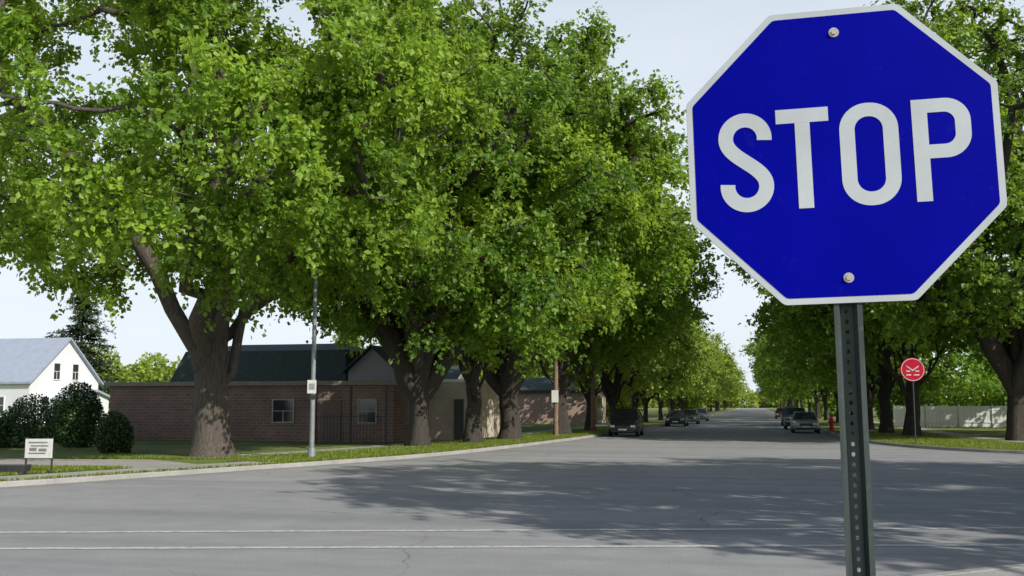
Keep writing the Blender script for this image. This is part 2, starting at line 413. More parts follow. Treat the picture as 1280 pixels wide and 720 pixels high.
big=gen_tree('big_maple',11,21.5,10.3,4.6,.60,3.4,nl=7,nb=128,cpb=14,sprays=5,lps=21,ls=.22,shift=(-.3,.5),hollow=.42,expo=.53)
t2=gen_tree('maple_b',23,21.5,8.4,3.4,.46,2.8,nl=7,nb=84,cpb=12,sprays=5,lps=17,ls=.255,mats=[M_barkd,M_leafd],hollow=.35)
t3=gen_tree('maple_c',37,18.5,7.0,3.2,.36,2.6,nl=6,nb=60,cpb=11,sprays=5,lps=17,ls=.265,mats=[M_barkd,M_leaf],hollow=.4)
t4=gen_tree('street_maple',51,14.5,5.9,3.4,.26,2.8,nl=6,nb=38,cpb=9,sprays=4,lps=11,ls=.40,mats=[M_barkd,M_leafy])
t5=gen_tree('street_maple_d',67,16.5,6.4,3.4,.28,2.8,nl=6,nb=38,cpb=9,sprays=4,lps=11,ls=.40,mats=[M_barkd,M_leafd])
put(big,'maple_tree',-19.1,32.7,2.2)
put(t2,'maple_tree',-14.6,42.3,.6,.95)
put(t3,'maple_tree',-13.3,46.6,2.0,1.0)
put(t2,'maple_tree',-12.7,51.5,2.4,1.08)
put(t3,'maple_tree',-11.6,60.5,4.0,1.2)
put(t3,'maple_tree',-11.2,69,1.1,.92)
Y=79
while Y<380:
    put(t4,'maple_tree',-10.8+random.uniform(-.5,.5),Y,random.uniform(0,6.28),random.uniform(.85,1.08)); Y+=random.uniform(12,15)+ (Y-78)*.04
# right hand row
put(t2,'maple_tree',13.3,57.2,3.9,1.12)
put(t3,'maple_tree',8.9,62.8,.4,1.15)
put(t3,'maple_tree',8.4,70.5,5.1,1.05)
put(t2,'maple_tree',25.5,62,1.0,.95)
Y=80
while Y<380:
    put(t5,'maple_tree',8.3+random.uniform(-.5,.5),Y,random.uniform(0,6.28),random.uniform(.95,1.15)); Y+=random.uniform(12,15)+(Y-80)*.04
for x,y in((24,88),(38,84),(52,78)): put(t5,'maple_tree',x,y,random.uniform(0,6.28),1.1)
for x,y in((-34,108),(-24,128),(-48,120)): put(t4,'maple_tree',x,y,random.uniform(0,6.28),.9)
# street trees of the near right block (they throw the shade on the crossing)
put(t3,'maple_tree',16.0,14.0,2.0,1.15)
put(t2,'maple_tree',26.5,17.0,4.0,1.03)
put(t2,'maple_tree',39,20.5,1.0,.95)

def leaf_cloud(name,blobs,n,ls,mats,seed,shell=.55):
    rng=np.random.default_rng(seed); V=[];var=[]
    for (x,y,z,rx,ry,rz) in blobs:
        k=int(n/len(blobs)); d=rng.normal(size=(k,3)); d/=np.linalg.norm(d,axis=1,keepdims=True)
        l=rng.normal(size=(9,3)); l/=np.linalg.norm(l,axis=1,keepdims=True); a=rng.uniform(-.3,.25,9)
        f=1+np.sum(a*np.exp((d@l.T-1)*9),axis=1)
        u=(1-shell*rng.random(k)**1.5)*f
        P=np.array([x,y,z])+d*u[:,None]*np.array([rx,ry,rz])
        P[:,2]=np.maximum(P[:,2],.15)
        T=rng.normal(size=(k,3))+d*.6; Nv=rng.normal(size=(k,3))*.6+d*.6+np.array([0,0,.4])
        L=ls*rng.uniform(.6,1.3,k); V.append(leaves(rng,P,T,Nv,L,L*.7)); var.append(np.clip(.5+rng.normal(0,.2,k)+(f-1)*.8,0,1))
    V=np.concatenate(V); var=np.concatenate(var); F=np.arange(len(V)).reshape(-1,4)
    me=quad_mesh(name,V,F,np.zeros(len(F)),var,mats)
    o=bpy.data.objects.new(name,me); COL.objects.link(o); return o
leaf_cloud('round_shrub',[(-28.9,38.3,1.45,1.05,1.05,1.5)],9000,.11,[M_shrub],1)
leaf_cloud('round_shrub',[(-23.8,33.6,.75,.75,.75,.95)],7000,.09,[M_shrub],2)
leaf_cloud('hedge',[(-31.5-i*1.3,37.5+random.uniform(-.5,.5),.7,1.1,.9,random.uniform(.8,1.3)) for i in range(8)],22000,.12,[M_shrub],3)
leaf_cloud('flowering_bush',[(-36,44,1.2,1.6,1.4,1.3),(-33.4,43.5,1.0,1.2,1.2,1.1)],8000,.13,[M_shrub],13)
rr=random.Random(5)
leaf_cloud('distant_trees',[(-150+i*6+rr.uniform(-2,2),150+rr.uniform(-8,12),rr.uniform(3.5,5.5),rr.uniform(4,6.5),4.5,rr.uniform(4,6.5)) for i in range(24)],60000,.7,[M_leafy],4)
leaf_cloud('distant_trees',[(14+i*7+rr.uniform(-2,2),150+rr.uniform(-8,12),rr.uniform(4,6),rr.uniform(4,6.5),4.5,rr.uniform(6,9)) for i in range(18)],50000,.75,[M_leafd],5)
leaf_cloud('distant_trees',[(-60+i*9+rr.uniform(-2,2),520+rr.uniform(-8,12),4,8,5,rr.uniform(4,7)) for i in range(14)],20000,1.4,[M_leafy],6)
leaf_cloud('hedge',[(-22-i*1.6,68+rr.uniform(-.4,.4),1.2,1.4,1.2,1.7) for i in range(6)],14000,.2,[M_leafd],8)
leaf_cloud('hedge',[(12+i*2.6+rr.uniform(-.5,.5),100+rr.uniform(-1,1),2.2,1.9,1.4,rr.uniform(1.8,3)) for i in range(22)],30000,.32,[M_leafd],9)

def conifer(name,x,y,H,R,seed):
    rng=np.random.default_rng(seed); V=[];F=[];vo=0
    v,f=tube([np.array([0,0,z]) for z in np.linspace(0,H,8)],list(np.linspace(.28,.02,8)),8,rng); V.append(v);F.append(f);vo+=len(v)
    nb=len(f)
    P=[];T=[]
    z=H*.1
    while z<H*.98:
        fr=1-z/H
        for k in range(rng.integers(5,8)):
            az=rng.random()*6.28; ln=R*(fr**.8)*rng.uniform(.5,1.15)+.15
            t=rng.random(int(34+90*fr))
            d=np.array([math.cos(az),math.sin(az),0]); s=np.array([-d[1],d[0],0])
            p=d*(t*ln)[:,None]+s*(rng.normal(0,.16,len(t))*(1-t*.5)*ln*.5)[:,None]; p[:,2]=z-.25*ln*t+.12*ln*t**2+rng.normal(0,.06,len(t))
            P.append(p);T.append(np.tile(d*.8,(len(t),1))+rng.normal(0,.5,(len(t),3)))
        z+=rng.uniform(.28,.5)
    P=np.concatenate(P);T=np.concatenate(T);n=len(P)
    lv=leaves(rng,P,T,rng.normal(0,.4,(n,3))+np.array([0,0,1]),rng.uniform(.3,.55,n),rng.uniform(.1,.2,n))
    V.append(lv);F.append(np.arange(n*4).reshape(-1,4)+vo)
    V=np.concatenate(V);F=np.concatenate(F);mi=np.zeros(len(F));mi[nb:]=1;var=rng.uniform(.1,.9,len(F))
    return put(quad_mesh(name,V,F,mi,var,[M_barkd,M_needle]),name,x,y)
conifer('pine_tree',-66.5,88,15.0,5.6,3)

def grass(name,n,sampler,seed,h=(.05,.13)):
    rng=np.random.default_rng(seed); P=sampler(rng,n); n=len(P)
    T=np.stack([rng.normal(0,.35,n),rng.normal(0,.35,n),np.ones(n)],1); Nv=rng.normal(size=(n,3))*np.array([1,1,.1])
    L=rng.uniform(h[0],h[1],n); lv=leaves(rng,P,T,Nv,L,np.full(n,.025))
    me=quad_mesh(name,lv,np.arange(n*4).reshape(-1,4),np.zeros(n),np.clip(rng.normal(.5,.25,n),0,1),[M_blade])
    o=bpy.data.objects.new(name,me); COL.objects.link(o)
def samp(line,side,d0,d1):
    line=np.array(line)
    def f(rng,n):
        t=rng.random(n)
        segl=np.linalg.norm(line[1:]-line[:-1],axis=1); i=rng.choice(len(segl),n,p=segl/segl.sum())
        a=line[i];b=line[i+1]; p=a+(b-a)*t[:,None]; d=(b-a)/np.linalg.norm(b-a,axis=1,keepdims=True)
        o=d0+(d1-d0)*rng.random(n)**1.0; nn=np.stack([-d[:,1],d[:,0]],1)*side
        p=p+nn*o[:,None]; 
        keep=~((p[:,0]<-16.8)&(p[:,1]>26.2+(p[:,0]+20)*.127-.2)&(p[:,1]<30.6+(p[:,0]+20)*.127))
        p=p[keep]; return np.column_stack([p,np.full(len(p),.12)])
    return f
grass('grass',60000,samp([p for p in LK if 18<p[1]<30],1,2.05,9),1)
grass('grass',50000,samp([p for p in LK if 29<p[1]<75],1,.2,4.1),2)
grass('grass',60000,samp([p for p in RK if 42<p[1]<75 and p[0]<35],1,.2,6),3)
grass('grass',5000,samp([p for p in LK if 18<p[1]<60],1,.10,.22),4,(.05,.13))

# ------------------------------------------------------------ buildings
def window(par,mb_f,mb_g,plane,c,z0,z1,w,at,out):
    f=.07
    def bx(mb,a0,a1,zz0,zz1,d0,d1):
        lo,hi=sorted((at+out*d0,at+out*d1))
        if plane=='x': mb.box(a0,a1,lo,hi,zz0,zz1)
        else: mb.box(lo,hi,a0,a1,zz0,zz1)
    bx(mb_g,c-w/2,c+w/2,z0,z1,.004,.02)
    bx(mb_f,c-w/2-f,c-w/2,z0-f,z1+f,.002,.06); bx(mb_f,c+w/2,c+w/2+f,z0-f,z1+f,.002,.06)
    bx(mb_f,c-w/2,c+w/2,z1,z1+f,.002,.06); bx(mb_f,c-w/2,c+w/2,z0-f,z0,.002,.08)
    bx(mb_f,c-w/2,c+w/2,(z0+z1)/2-.02,(z0+z1)/2+.02,.022,.045)
    bx(mb_f,c-.02,c+.02,z0,(z0+z1)/2-.02,.022,.045)
e=empty('brick_building')
X0,X1,Y0,Y1=-33.8,-17.6,47.3,61.0
w=MB(); w.box(X0,X1,Y0,Y1,0,2.95); w.obj('walls',M_brick,e)
w=MB(); w.box(X0-.25,X1+.25,Y0-.25,Y1+.25,2.953,3.17); w.obj('fascia',simple('brown_fascia',(.22,.19,.165),.7),e)
r=MB(); a,b,c,d=-32.4,-21.6,50.6,60.0
i=.9
r.add([(a,c,3.17),(b,c,3.17),(b,d,3.17),(a,d,3.17),(a+i*.5,c+i,5.0),(b-i*.5,c+i,5.0),(b-i*.5,d-i,5.0),(a+i*.5,d-i,5.0),(a+2,c+4,5.55),(b-2,c+4,5.55)],
      [(0,1,5,4),(1,2,6,5),(2,3,7,6),(3,0,4,7),(4,5,9,8),(6,7,8,9),(5,6,9),(7,4,8)]); r.obj('roof',M_roofg,e)
r=MB(); r.add([(-21.3,50.2,3.17),(-18.6,50.2,3.17),(-18.6,50.2,3.8),(-19.95,50.2,5.0),(-21.3,50.2,3.8),(-21.3,56,3.17),(-18.6,56,3.17),(-18.6,56,3.8),(-19.95,56,5.0),(-21.3,56,3.8)],
      [(0,1,2,3,4),(5,9,8,7,6),(0,4,9,5),(1,6,7,2)]); r.obj('dormer',M_grey,e)
r=MB()
for s in(-1,1):
    x0=-19.95; x1=-19.95+s*1.6
    r.add([(x0,49.9,5.06),(x1,49.9,3.64),(x1,56,3.64),(x0,56,5.06),(x0,49.9,5.16),(x1,49.9,3.74),(x1,56,3.74),(x0,56,5.16)],[(0,1,2,3),(4,5,6,7),(0,1,5,4),(2,3,7,6),(1,2,6,5)])
r.obj('dormer_roof',M_roofg,e)
f=MB();gl=MB()
for cy in(50,53.5,57): window(e,f,gl,'y',cy,1.0,2.2,1.2,X1,1)
window(e,f,gl,'x',-19.0,1.1,2.2,.9,Y0,-1)
window(e,f,gl,'x',-23.6,1.1,2.2,1.1,Y0,-1)
f.obj('window_frames',simple('pale_frames',(.34,.3,.26),.6),e); gl.obj('windows',M_glass,e)
dd=MB(); dd.box(-21.4,-20.4,Y0-.05,Y0-.004,.12,2.2); dd.obj('door',simple('brown_door',(.12,.07,.05),.5),e)
e=empty('tan_block_building')
w=MB(); w.box(-17.2,-14.6,50.5,57,0,3.15); w.obj('walls',M_brick2,e)
w=MB(); w.box(-17.3,-14.5,50.4,57.1,3.153,3.3); w.obj('roof',M_trim,e)
w=MB(); w.box(-15.4,-14.9,50.44,50.497,.15,2.25); w.obj('door',M_dark,e)
e=empty('iron_fence'); mb=MB()
for k in range(20):
    x=-20.6+k*.17; mb.box(x-.01,x+.01,44.9,44.92,.12,1.5)
for x in(-20.7,-18.9,-17.1): mb.box(x-.045,x+.045,44.87,44.96,.1,2.9)
mb.obj('bars',M_dark,e); mb=MB(); mb.box(-20.65,-17.15,44.93,44.955,.35,.385); mb.box(-20.65,-17.15,44.93,44.955,1.4,1.435); mb.obj('rails',M_dark,e)
def gable_house(name,x0,x1,y0,y1,eave,ridge,axis,wall,roof,wins=(),over=.35):
    e=empty(name); w=MB(); w.box(x0,x1,y0,y1,0,eave)
    ym=(y0+y1)/2
    for x in(x0,x1): w.add([(x,y0,eave),(x,y1,eave),(x,ym,ridge)],[(0,1,2)])
    r=MB()
    for y,s in((y0,-1),(y1,1)):
        sl=(ridge-eave)/abs(ym-y0); ye=y+s*over; ze=eave-over*sl
        r.add([(x0-over,ye,ze+.02),(x1+over,ye,ze+.02),(x1+over,ym,ridge+.02),(x0-over,ym,ridge+.02),(x0-over,ye,ze+.2),(x1+over,ye,ze+.2),(x1+over,ym,ridge+.2),(x0-over,ym,ridge+.2)],
          [(0,1,2,3),(4,5,6,7),(0,1,5,4),(1,2,6,5),(3,0,4,7)])
    w.obj('walls',wall,e); r.obj('roof',roof,e)
    f=MB();g2=MB()
    for(pl,c,z0,z1,wd,at,o) in wins: window(e,f,g2,pl,c,z0,z1,wd,at,o)
    if wins: f.obj('window_frames',M_trim,e); g2.obj('windows',M_glass,e)
    return e
gable_house('white_house',-78,-60.5,73.6,82.8,4.0,7.8,'x',M_white,M_roofm,
  [('y',76.9,4.2,5.6,.8,-60.5,1),('y',79.4,4.2,5.6,.8,-60.5,1),('y',75.6,1.2,2.6,.9,-60.5,1),('y',80.9,1.2,2.6,.9,-60.5,1),('x',-63.5,1.2,2.6,1.0,73.6,-1),('x',-67.5,1.2,2.6,1.0,73.6,-1),('x',-72,1.2,2.6,1.0,73.6,-1)])
gable_house('porch_house',-60.1,-58.0,76.8,81,2.5,3.1,'x',M_white,M_roofm,[('y',78.9,1.1,2.1,1.6,-58.0,1)])
gable_house('brown_garage',-25,-14.8,93,101,3.2,4.4,'x',simple('pinkish_stucco',(.34,.24,.2),.85),M_roofg,[('y',97,.3,2.6,3.2,-14.8,1)])
gable_house('white_bungalow',44,58,128,137,3.0,4.6,'x',M_white,M_roofm,[('x',46.5,1.1,2.4,1.3,128,-1),('x',52,1.1,2.4,1.3,128,-1)])
gable_house('grey_bungalow',-34,-24,76,85,3.0,5.0,'x',M_grey,M_roofg,[('x',-26.5,1.1,2.3,1.2,76,-1),('y',80,1.1,2.3,1.2,-24,1)])
e=empty('board_fence'); mb=MB()
for k in range(220):
    x=11+k*.3; mb.box(x,x+.285,88,88.03,.15,1.85+.02*math.sin(k*1.7))
mb.obj('boards',M_trim,e); mb=MB(); mb.box(11,77,87.95,87.995,.5,.6); mb.box(11,77,87.95,87.995,1.5,1.6)
for k in range(27): mb.box(11+k*2.5,11.12+k*2.5,87.9,87.945,.1,2.0)
mb.obj('rails',M_trim,e)

# ------------------------------------------------------------ street furniture
e=empty('street_lamp',(-15.15,32.6,.12))
mb=MB(); mb.cyl((0,0,0),(0,0,.35),.16,.13,20); mb.cyl((0,0,.35),(0,0,9.2),.09,.055,20); mb.obj('pole',M_poleg,e)
mb=MB()
pr=(0,0,9.1)
for k in range(1,7):
    t=k/6; q=(1.9*t,-.4*t,9.1+.75*math.sin(t*1.4)); mb.cyl(pr,q,.035,.033,10); pr=q
mb.obj('arm',M_poleg,e)
mb=MB(); x,y,z=pr; mb.add([(x-.1,y-.08,z-.05),(x-.1,y+.08,z-.05),(x+.1,y+.16,z-.07),(x+.1,y-.16,z-.07),(x+.55,y-.13,z-.03),(x+.55,y+.13,z-.03),(x-.1,y-.06,z+.06),(x-.1,y+.06,z+.06),(x+.15,y+.1,z+.12),(x+.15,y-.1,z+.12),(x+.5,y-.07,z+.06),(x+.5,y+.07,z+.06)],
 [(0,1,2,3),(3,2,5,4),(6,9,8,7),(9,10,11,8),(0,3,9,6),(3,4,10,9),(1,7,8,2),(2,8,11,5),(0,6,7,1),(4,5,11,10)]); mb.obj('lamp_head',M_poleg,e,bevel=.02)
mb=MB(); mb.box(-.17,.17,-.115,-.105,2.25,2.72); mb.obj('notice_plate',M_trim,e,bevel=.01)
mb=MB(); mb.box(-.11,.11,-.1185,-.1155,2.38,2.60); mb.obj('plate_print',simple('grey_print',(.3,.33,.32),.6),e)
mb=MB(); mb.box(-.09,.09,-.1,.1,2.05,2.2); mb.obj('clamp',M_dark,e)

def wooden_pole(x,y,h,plates=True,r=.15):
    e=empty('utility_pole',(x,y,.1)); mb=MB(); mb.cyl((0,0,0),(0.05,0,h),r,r*.7,14); mb.obj('pole',M_wood,e,smooth=False)
    mb=MB(); mb.box(-1.1,1.15,-.16,-.05,h-.7,h-.58); mb.obj('crossarm',M_wood,e)
    if plates:
        mb=MB(); mb.box(-.2,.2,-.2,-.17,2.0,2.7); mb.obj('plate',M_trim,e)
wooden_pole(-11.35,57.4,9.5)
wooden_pole(-10.6,66.4,9.5,False)

e=empty('yard_sign',(-19.0,23.6,.12),(0,0,math.radians(14)))
mb=MB(); mb.box(-.37,.37,-.02,.02,.42,.94); mb.obj('panel',simple('aged_white_panel',(.5,.5,.48),.6,.15,6),e,bevel=.008)
mb=MB()
for z,a,b in((.84,-.28,.24),(.75,-.22,.26),(.55,-.27,.2)): mb.box(a,b,-.0235,-.0205,z-.02,z+.02)
mb.box(-.25,-.05,-.0235,-.0205,.61,.70); mb.box(0,.22,-.0235,-.0205,.60,.68)
mb.obj('print',simple('faded_print',(.15,.15,.15),.6),e)
mb=MB()
for x in(-.35,.35): mb.box(x-.02,x+.02,.021,.06,0,.98)
mb.obj('legs',M_dark,e)
e=empty('planter_box',(-19.5,23.2,.12),(0,0,math.radians(14)))
mb=MB(); mb.add([(-.75,-.2,0),(.4,-.2,0),(.4,.2,0),(-.75,.2,0),(-.8,-.24,.26),(.44,-.24,.26),(.44,.24,.26),(-.8,.24,.26)],[(0,1,5,4),(1,2,6,5),(2,3,7,6),(3,0,4,7),(0,3,2,1),(4,5,6,7)])
mb.obj('box',M_dark,e,bevel=.02)

def octo(ap,rc=.0,seg=5):
    R=ap/math.cos(math.pi/8); P=[(R*math.cos(math.pi/8+k*math.pi/4),R*math.sin(math.pi/8+k*math.pi/4)) for k in range(8)]
    if rc<=0: return P
    out=[]
    for k in range(8):
        c=Vector(P[k]); a=(Vector(P[k-1])-c).normalized(); b=(Vector(P[(k+1)%8])-c).normalized()
        L=rc*math.tan(math.pi/8)
        p0=c+a*L; p1=c+b*L
        for s in range(seg+1):
            t=s/seg; q=p0*(1-t)**2+c*2*t*(1-t)+p1*t*t; out.append((q.x,q.y))
    return out
def plate(pts,y0,y1,mb=None):
    mb=mb or MB(); n=len(pts)
    mb.add([(x,y0,z) for x,z in pts]+[(x,y1,z) for x,z in pts],[tuple(range(n)),tuple(range(2*n-1,n-1,-1))]+[(i,(i+1)%n,n+(i+1)%n,n+i) for i in range(n)])
    return mb
def band(A,B,y0,y1,mb,closed=False):
    n=len(A); rng_=range(n if closed else n-1)
    vs=[(x,y0,z) for x,z in A]+[(x,y0,z) for x,z in B]+[(x,y1,z) for x,z in A]+[(x,y1,z) for x,z in B]
    fs=[]
    for i in rng_:
        j=(i+1)%n
        fs+=[(i,j,n+j,n+i),(i,2*n+i,2*n+j,j),(n+i,n+j,3*n+j,3*n+i)]
    if not closed: fs+=[(0,n,3*n,2*n),(n-1,2*n-1,4*n-1,3*n-1)]
    mb.add(vs,fs)
def letters(y0,y1):
    mb=MB(); hh=.130; st=.037; dz=-.006
    cx=-.235; a=.0485; cz=hh-st/2-a
    path=[]
    for k in range(0,25):
        t=math.radians(-8+ (196)*k/24); path.append((cx+a*math.cos(t),cz+a*math.sin(t)))
    p0=path[-1]; p1=(2*cx-p0[0],-p0[1])
    c1=(p0[0]+.006,p0[1]-.045); c2=(p1[0]-.006,p1[1]+.045)
    for k in range(1,20):
        t=k/20; path.append(tuple(((1-t)**3*p0[i]+3*t*(1-t)**2*c1[i]+3*t*t*(1-t)*c2[i]+t**3*p1[i]) for i in(0,1)))
    for k in range(24,-1,-1):
        t=math.radians(-8+196*k/24); path.append((2*cx-(cx+a*math.cos(t)),-(cz+a*math.sin(t))))
    path=[(x,z+dz-.002) for x,z in path]
    band(offset(path,st/2),offset(path,-st/2),y0,y1,mb)
    mb.box(-.156,-.026,y0,y1,hh-st+dz,hh+dz); mb.box(-.091+-st/2,-.091+st/2,y0,y1,-hh+dz,hh-st-.0002+dz)
    def stad(w,h,r,cx):
        o=[]
        for q,(sx,sz) in enumerate(((1,1),(-1,1),(-1,-1),(1,-1))):
            for k in range(11):
                t=math.radians(q*90+9*k); o.append((cx+sx*(w/2-r)+r*math.cos(t),sz*(h/2-r)+r*math.sin(t)+dz))
        return o
    band(stad(.142,2*hh+.004,.068,.070),stad(.142-2*st,2*hh+.004-2*st+.004,.033,.070),y0,y1,mb,True)
    x0=.174; mb.box(x0,x0+st,y0,y1,-hh+dz,hh+dz)
    def bowl(x1,zt,zb,r):
        o=[(x0+st,zt+dz)]
        for k in range(13):
            t=math.radians(90-7.5*k); o.append((x1-r+r*math.cos(t),zt-r+r*math.sin(t)+dz))
        for k in range(13):
            t=math.radians(-7.5*k); o.append((x1-r+r*math.cos(t),zb+r+r*math.sin(t)+dz))
        o.append((x0+st,zb+dz)); return o
    band(bowl(x0+.138,hh,-.022,.06),bowl(x0+.138-st,hh-st+.002,-.022+st-.002,.026),y0,y1,mb)
    return mb
def face_mat(name,col,spec=.04,dirt=.08):
    m,nt,out=base_mat(name); tc=nt.nodes.new('ShaderNodeTexCoord').outputs['Object']
    n=noise(nt,tc,3.5,5,.6); n2=noise(nt,tc,160,2); n3=noise(nt,tc,12,5,.7)
    c=ramp(nt,n,[(.3,tuple(v*.86 for v in col)),(.7,tuple(v*1.1 for v in col))])
    sp=ramp(nt,n2,[(.70,0),(.78,dirt)]); c=mixc(nt,sp,c,(.25,.25,.3))
    c=mixc(nt,ramp(nt,n3,[(.62,0),(.8,dirt)]),c,(.3,.29,.27))
    p=N(nt,'ShaderNodeBsdfPrincipled'); p.inputs['Specular IOR Level'].default_value=spec
    rr_=ramp(nt,n,[(.3,.4),(.7,.55)]); nt.links.new(rr_,p.inputs['Roughness'])
    nt.links.new(c,p.inputs['Base Color']); nt.links.new(p.outputs[0],out.inputs[0]); return m
M_blue=face_mat('blue_reflective',(.0,.001,.235),dirt=.03); M_wref=face_mat('white_reflective',(.41,.445,.46))
M_red=face_mat('red_reflective',(.42,.015,.035))
cyaw=math.radians(13.68)
Xc,D,Hh=.834,2.468,.631
SX=Xc*math.cos(cyaw)-D*math.sin(cyaw); SY=Xc*math.sin(cyaw)+D*math.cos(cyaw)
sign=empty('stop_sign',(SX,SY,2.0+Hh),(0,math.radians(-1.2),math.radians(2.5)))
plate(octo(.381,.022),0,.003).obj('plate',M_poleg,sign)
plate(octo(.3805,.022),-.0012,-.0002).obj('border',M_wref,sign)
plate(octo(.3645,.02),-.0022,-.0014).obj('face',M_blue,sign)
letters(-.0034,-.0024).obj('lettering',M_wref,sign)
def post_mat_():
    m,nt,out=base_mat('weathered_green_steel'); tc=nt.nodes.new('ShaderNodeTexCoord').outputs['Object']
    mp=N(nt,'ShaderNodeMapping'); mp.inputs['Scale'].default_value=(40,40,3); nt.links.new(tc,mp.inputs[0])
    c=ramp(nt,noise(nt,mp.outputs[0],1,5,.6),[(.3,(.025,.037,.034)),(.7,(.07,.088,.083))])
    c=mixc(nt,ramp(nt,noise(nt,tc,45,4),[(.6,0),(.75,.4)]),c,(.15,.15,.14))
    p=N(nt,'ShaderNodeBsdfPrincipled'); p.inputs['Roughness'].default_value=.55; p.inputs['Metallic'].default_value=.3
    nt.links.new(c,p.inputs['Base Color']); nt.links.new(p.outputs[0],out.inputs[0]); return m
M_post=post_mat_()
def upost(parent,ztop,zbot,y0):
    mb=MB(); fl=.034; wb=.0145; dp=.030; th=.003
    for s in(-1,1):
        prof=[(s*fl,y0),(s*.0215,y0),(s*wb,y0+dp)]
        for (xa,ya),(xb,yb) in zip(prof[:-1],prof[1:]):
            d=Vector((xb-xa,yb-ya)).normalized(); n=Vector((-d.y,d.x))*th
            if n.y<0: n=-n
            vs=[(xa,ya),(xb,yb),(xb+n.x,yb+n.y),(xa+n.x,ya+n.y)]
            mb.add([(x,y,zbot) for x,y in vs]+[(x,y,ztop) for x,y in vs],[(0,1,5,4),(1,2,6,5),(2,3,7,6),(3,0,4,7),(0,3,2,1),(4,5,6,7)])
    pit=.0254; n=int((ztop-zbot)/pit); R=.0048
    for layer in(0,1):
        yy=y0+dp+layer*th
        for k in range(n):
            zc=ztop-(k+.5)*pit; h=pit/2
            oc=[(wb,0),(wb,h),(0,h),(-wb,h),(-wb,0),(-wb,-h),(0,-h),(wb,-h)]
            ic=[(R*math.cos(t*math.pi/4),R*1.25*math.sin(t*math.pi/4)) for t in range(8)]
            vs=[(x,yy,zc+z) for x,z in oc]+[(x,yy,zc+z) for x,z in ic]
            mb.add(vs,[(i,(i+1)%8,8+(i+1)%8,8+i) for i in range(8)])
            if layer==0:
                vs=[(x,yy,zc+z) for x,z in ic]+[(x,yy+th,zc+z) for x,z in ic]
                mb.add(vs,[(i,(i+1)%8,8+(i+1)%8,8+i) for i in range(8)])
    return mb.obj('post',M_post,parent)
po=upost(sign,.35,-2.52,.0045); po.rotation_euler=(0,math.radians(.7),0)
for z in(.318,-.318):
    mb=MB(); mb.cyl((0,-.0022,z),(0,-.005,z),.0135,.0125,24); mb.cyl((0,-.005,z),(0,-.0105,z),.0085,.0075,6)
    mb.obj('bolt',simple('zinc_bolt',(.5,.47,.42),.4,.2,20,metal=.8),sign)
# round red sign on the far corner
e=empty('round_red_sign',(7.25,50.4,3.62),(0,0,math.radians(8)))
def circ(r,n=40,cx=0,cz=0): return [(cx+r*math.cos(2*math.pi*k/n),cz+r*math.sin(2*math.pi*k/n)) for k in range(n)]
plate(circ(.56),0,.006).obj('plate',M_red,e)
mb=MB(); band(circ(.53),circ(.50),-.008,-.003,mb,True); mb.obj('rim',M_wref,e)
mb=MB()
band([(-.28,.2),(0,0),(.28,.2)],[(-.28,.14),(0,-.07),(.28,.14)],-.008,-.003,mb)
mb.box(-.3,-.08,-.008,-.003,-.28,-.22); mb.box(.04,.3,-.008,-.003,-.28,-.22); mb.box(-.3,-.12,-.008,-.003,-.1,-.04); mb.box(.12,.3,-.008,-.003,-.1,-.04); mb.obj('emblem',M_wref,e)
mb=MB(); mb.cyl((0,.035,-3.5),(0,.035,.3),.028,.028,10); mb.obj('post',M_post,e)

e=empty('fire_hydrant',(5.2,75,.12)); e.scale=(1.25,1.25,1.25); mb=MB()
mb.cyl((0,0,0),(0,0,.08),.19,.18,16); mb.cyl((0,0,.08),(0,0,.62),.12,.115,16); mb.cyl((0,0,.62),(0,0,.68),.15,.15,16); mb.cyl((0,0,.68),(0,0,.8),.13,.05,16); mb.cyl((0,0,.8),(0,0,.86),.03,.03,6)
mb.cyl((-.2,0,.5),(.2,0,.5),.055,.055,12); mb.cyl((0,-.2,.45),(0,0,.45),.07,.07,12)
mb.obj('body',simple('hydrant_red',(.55,.03,.03),.5),e)

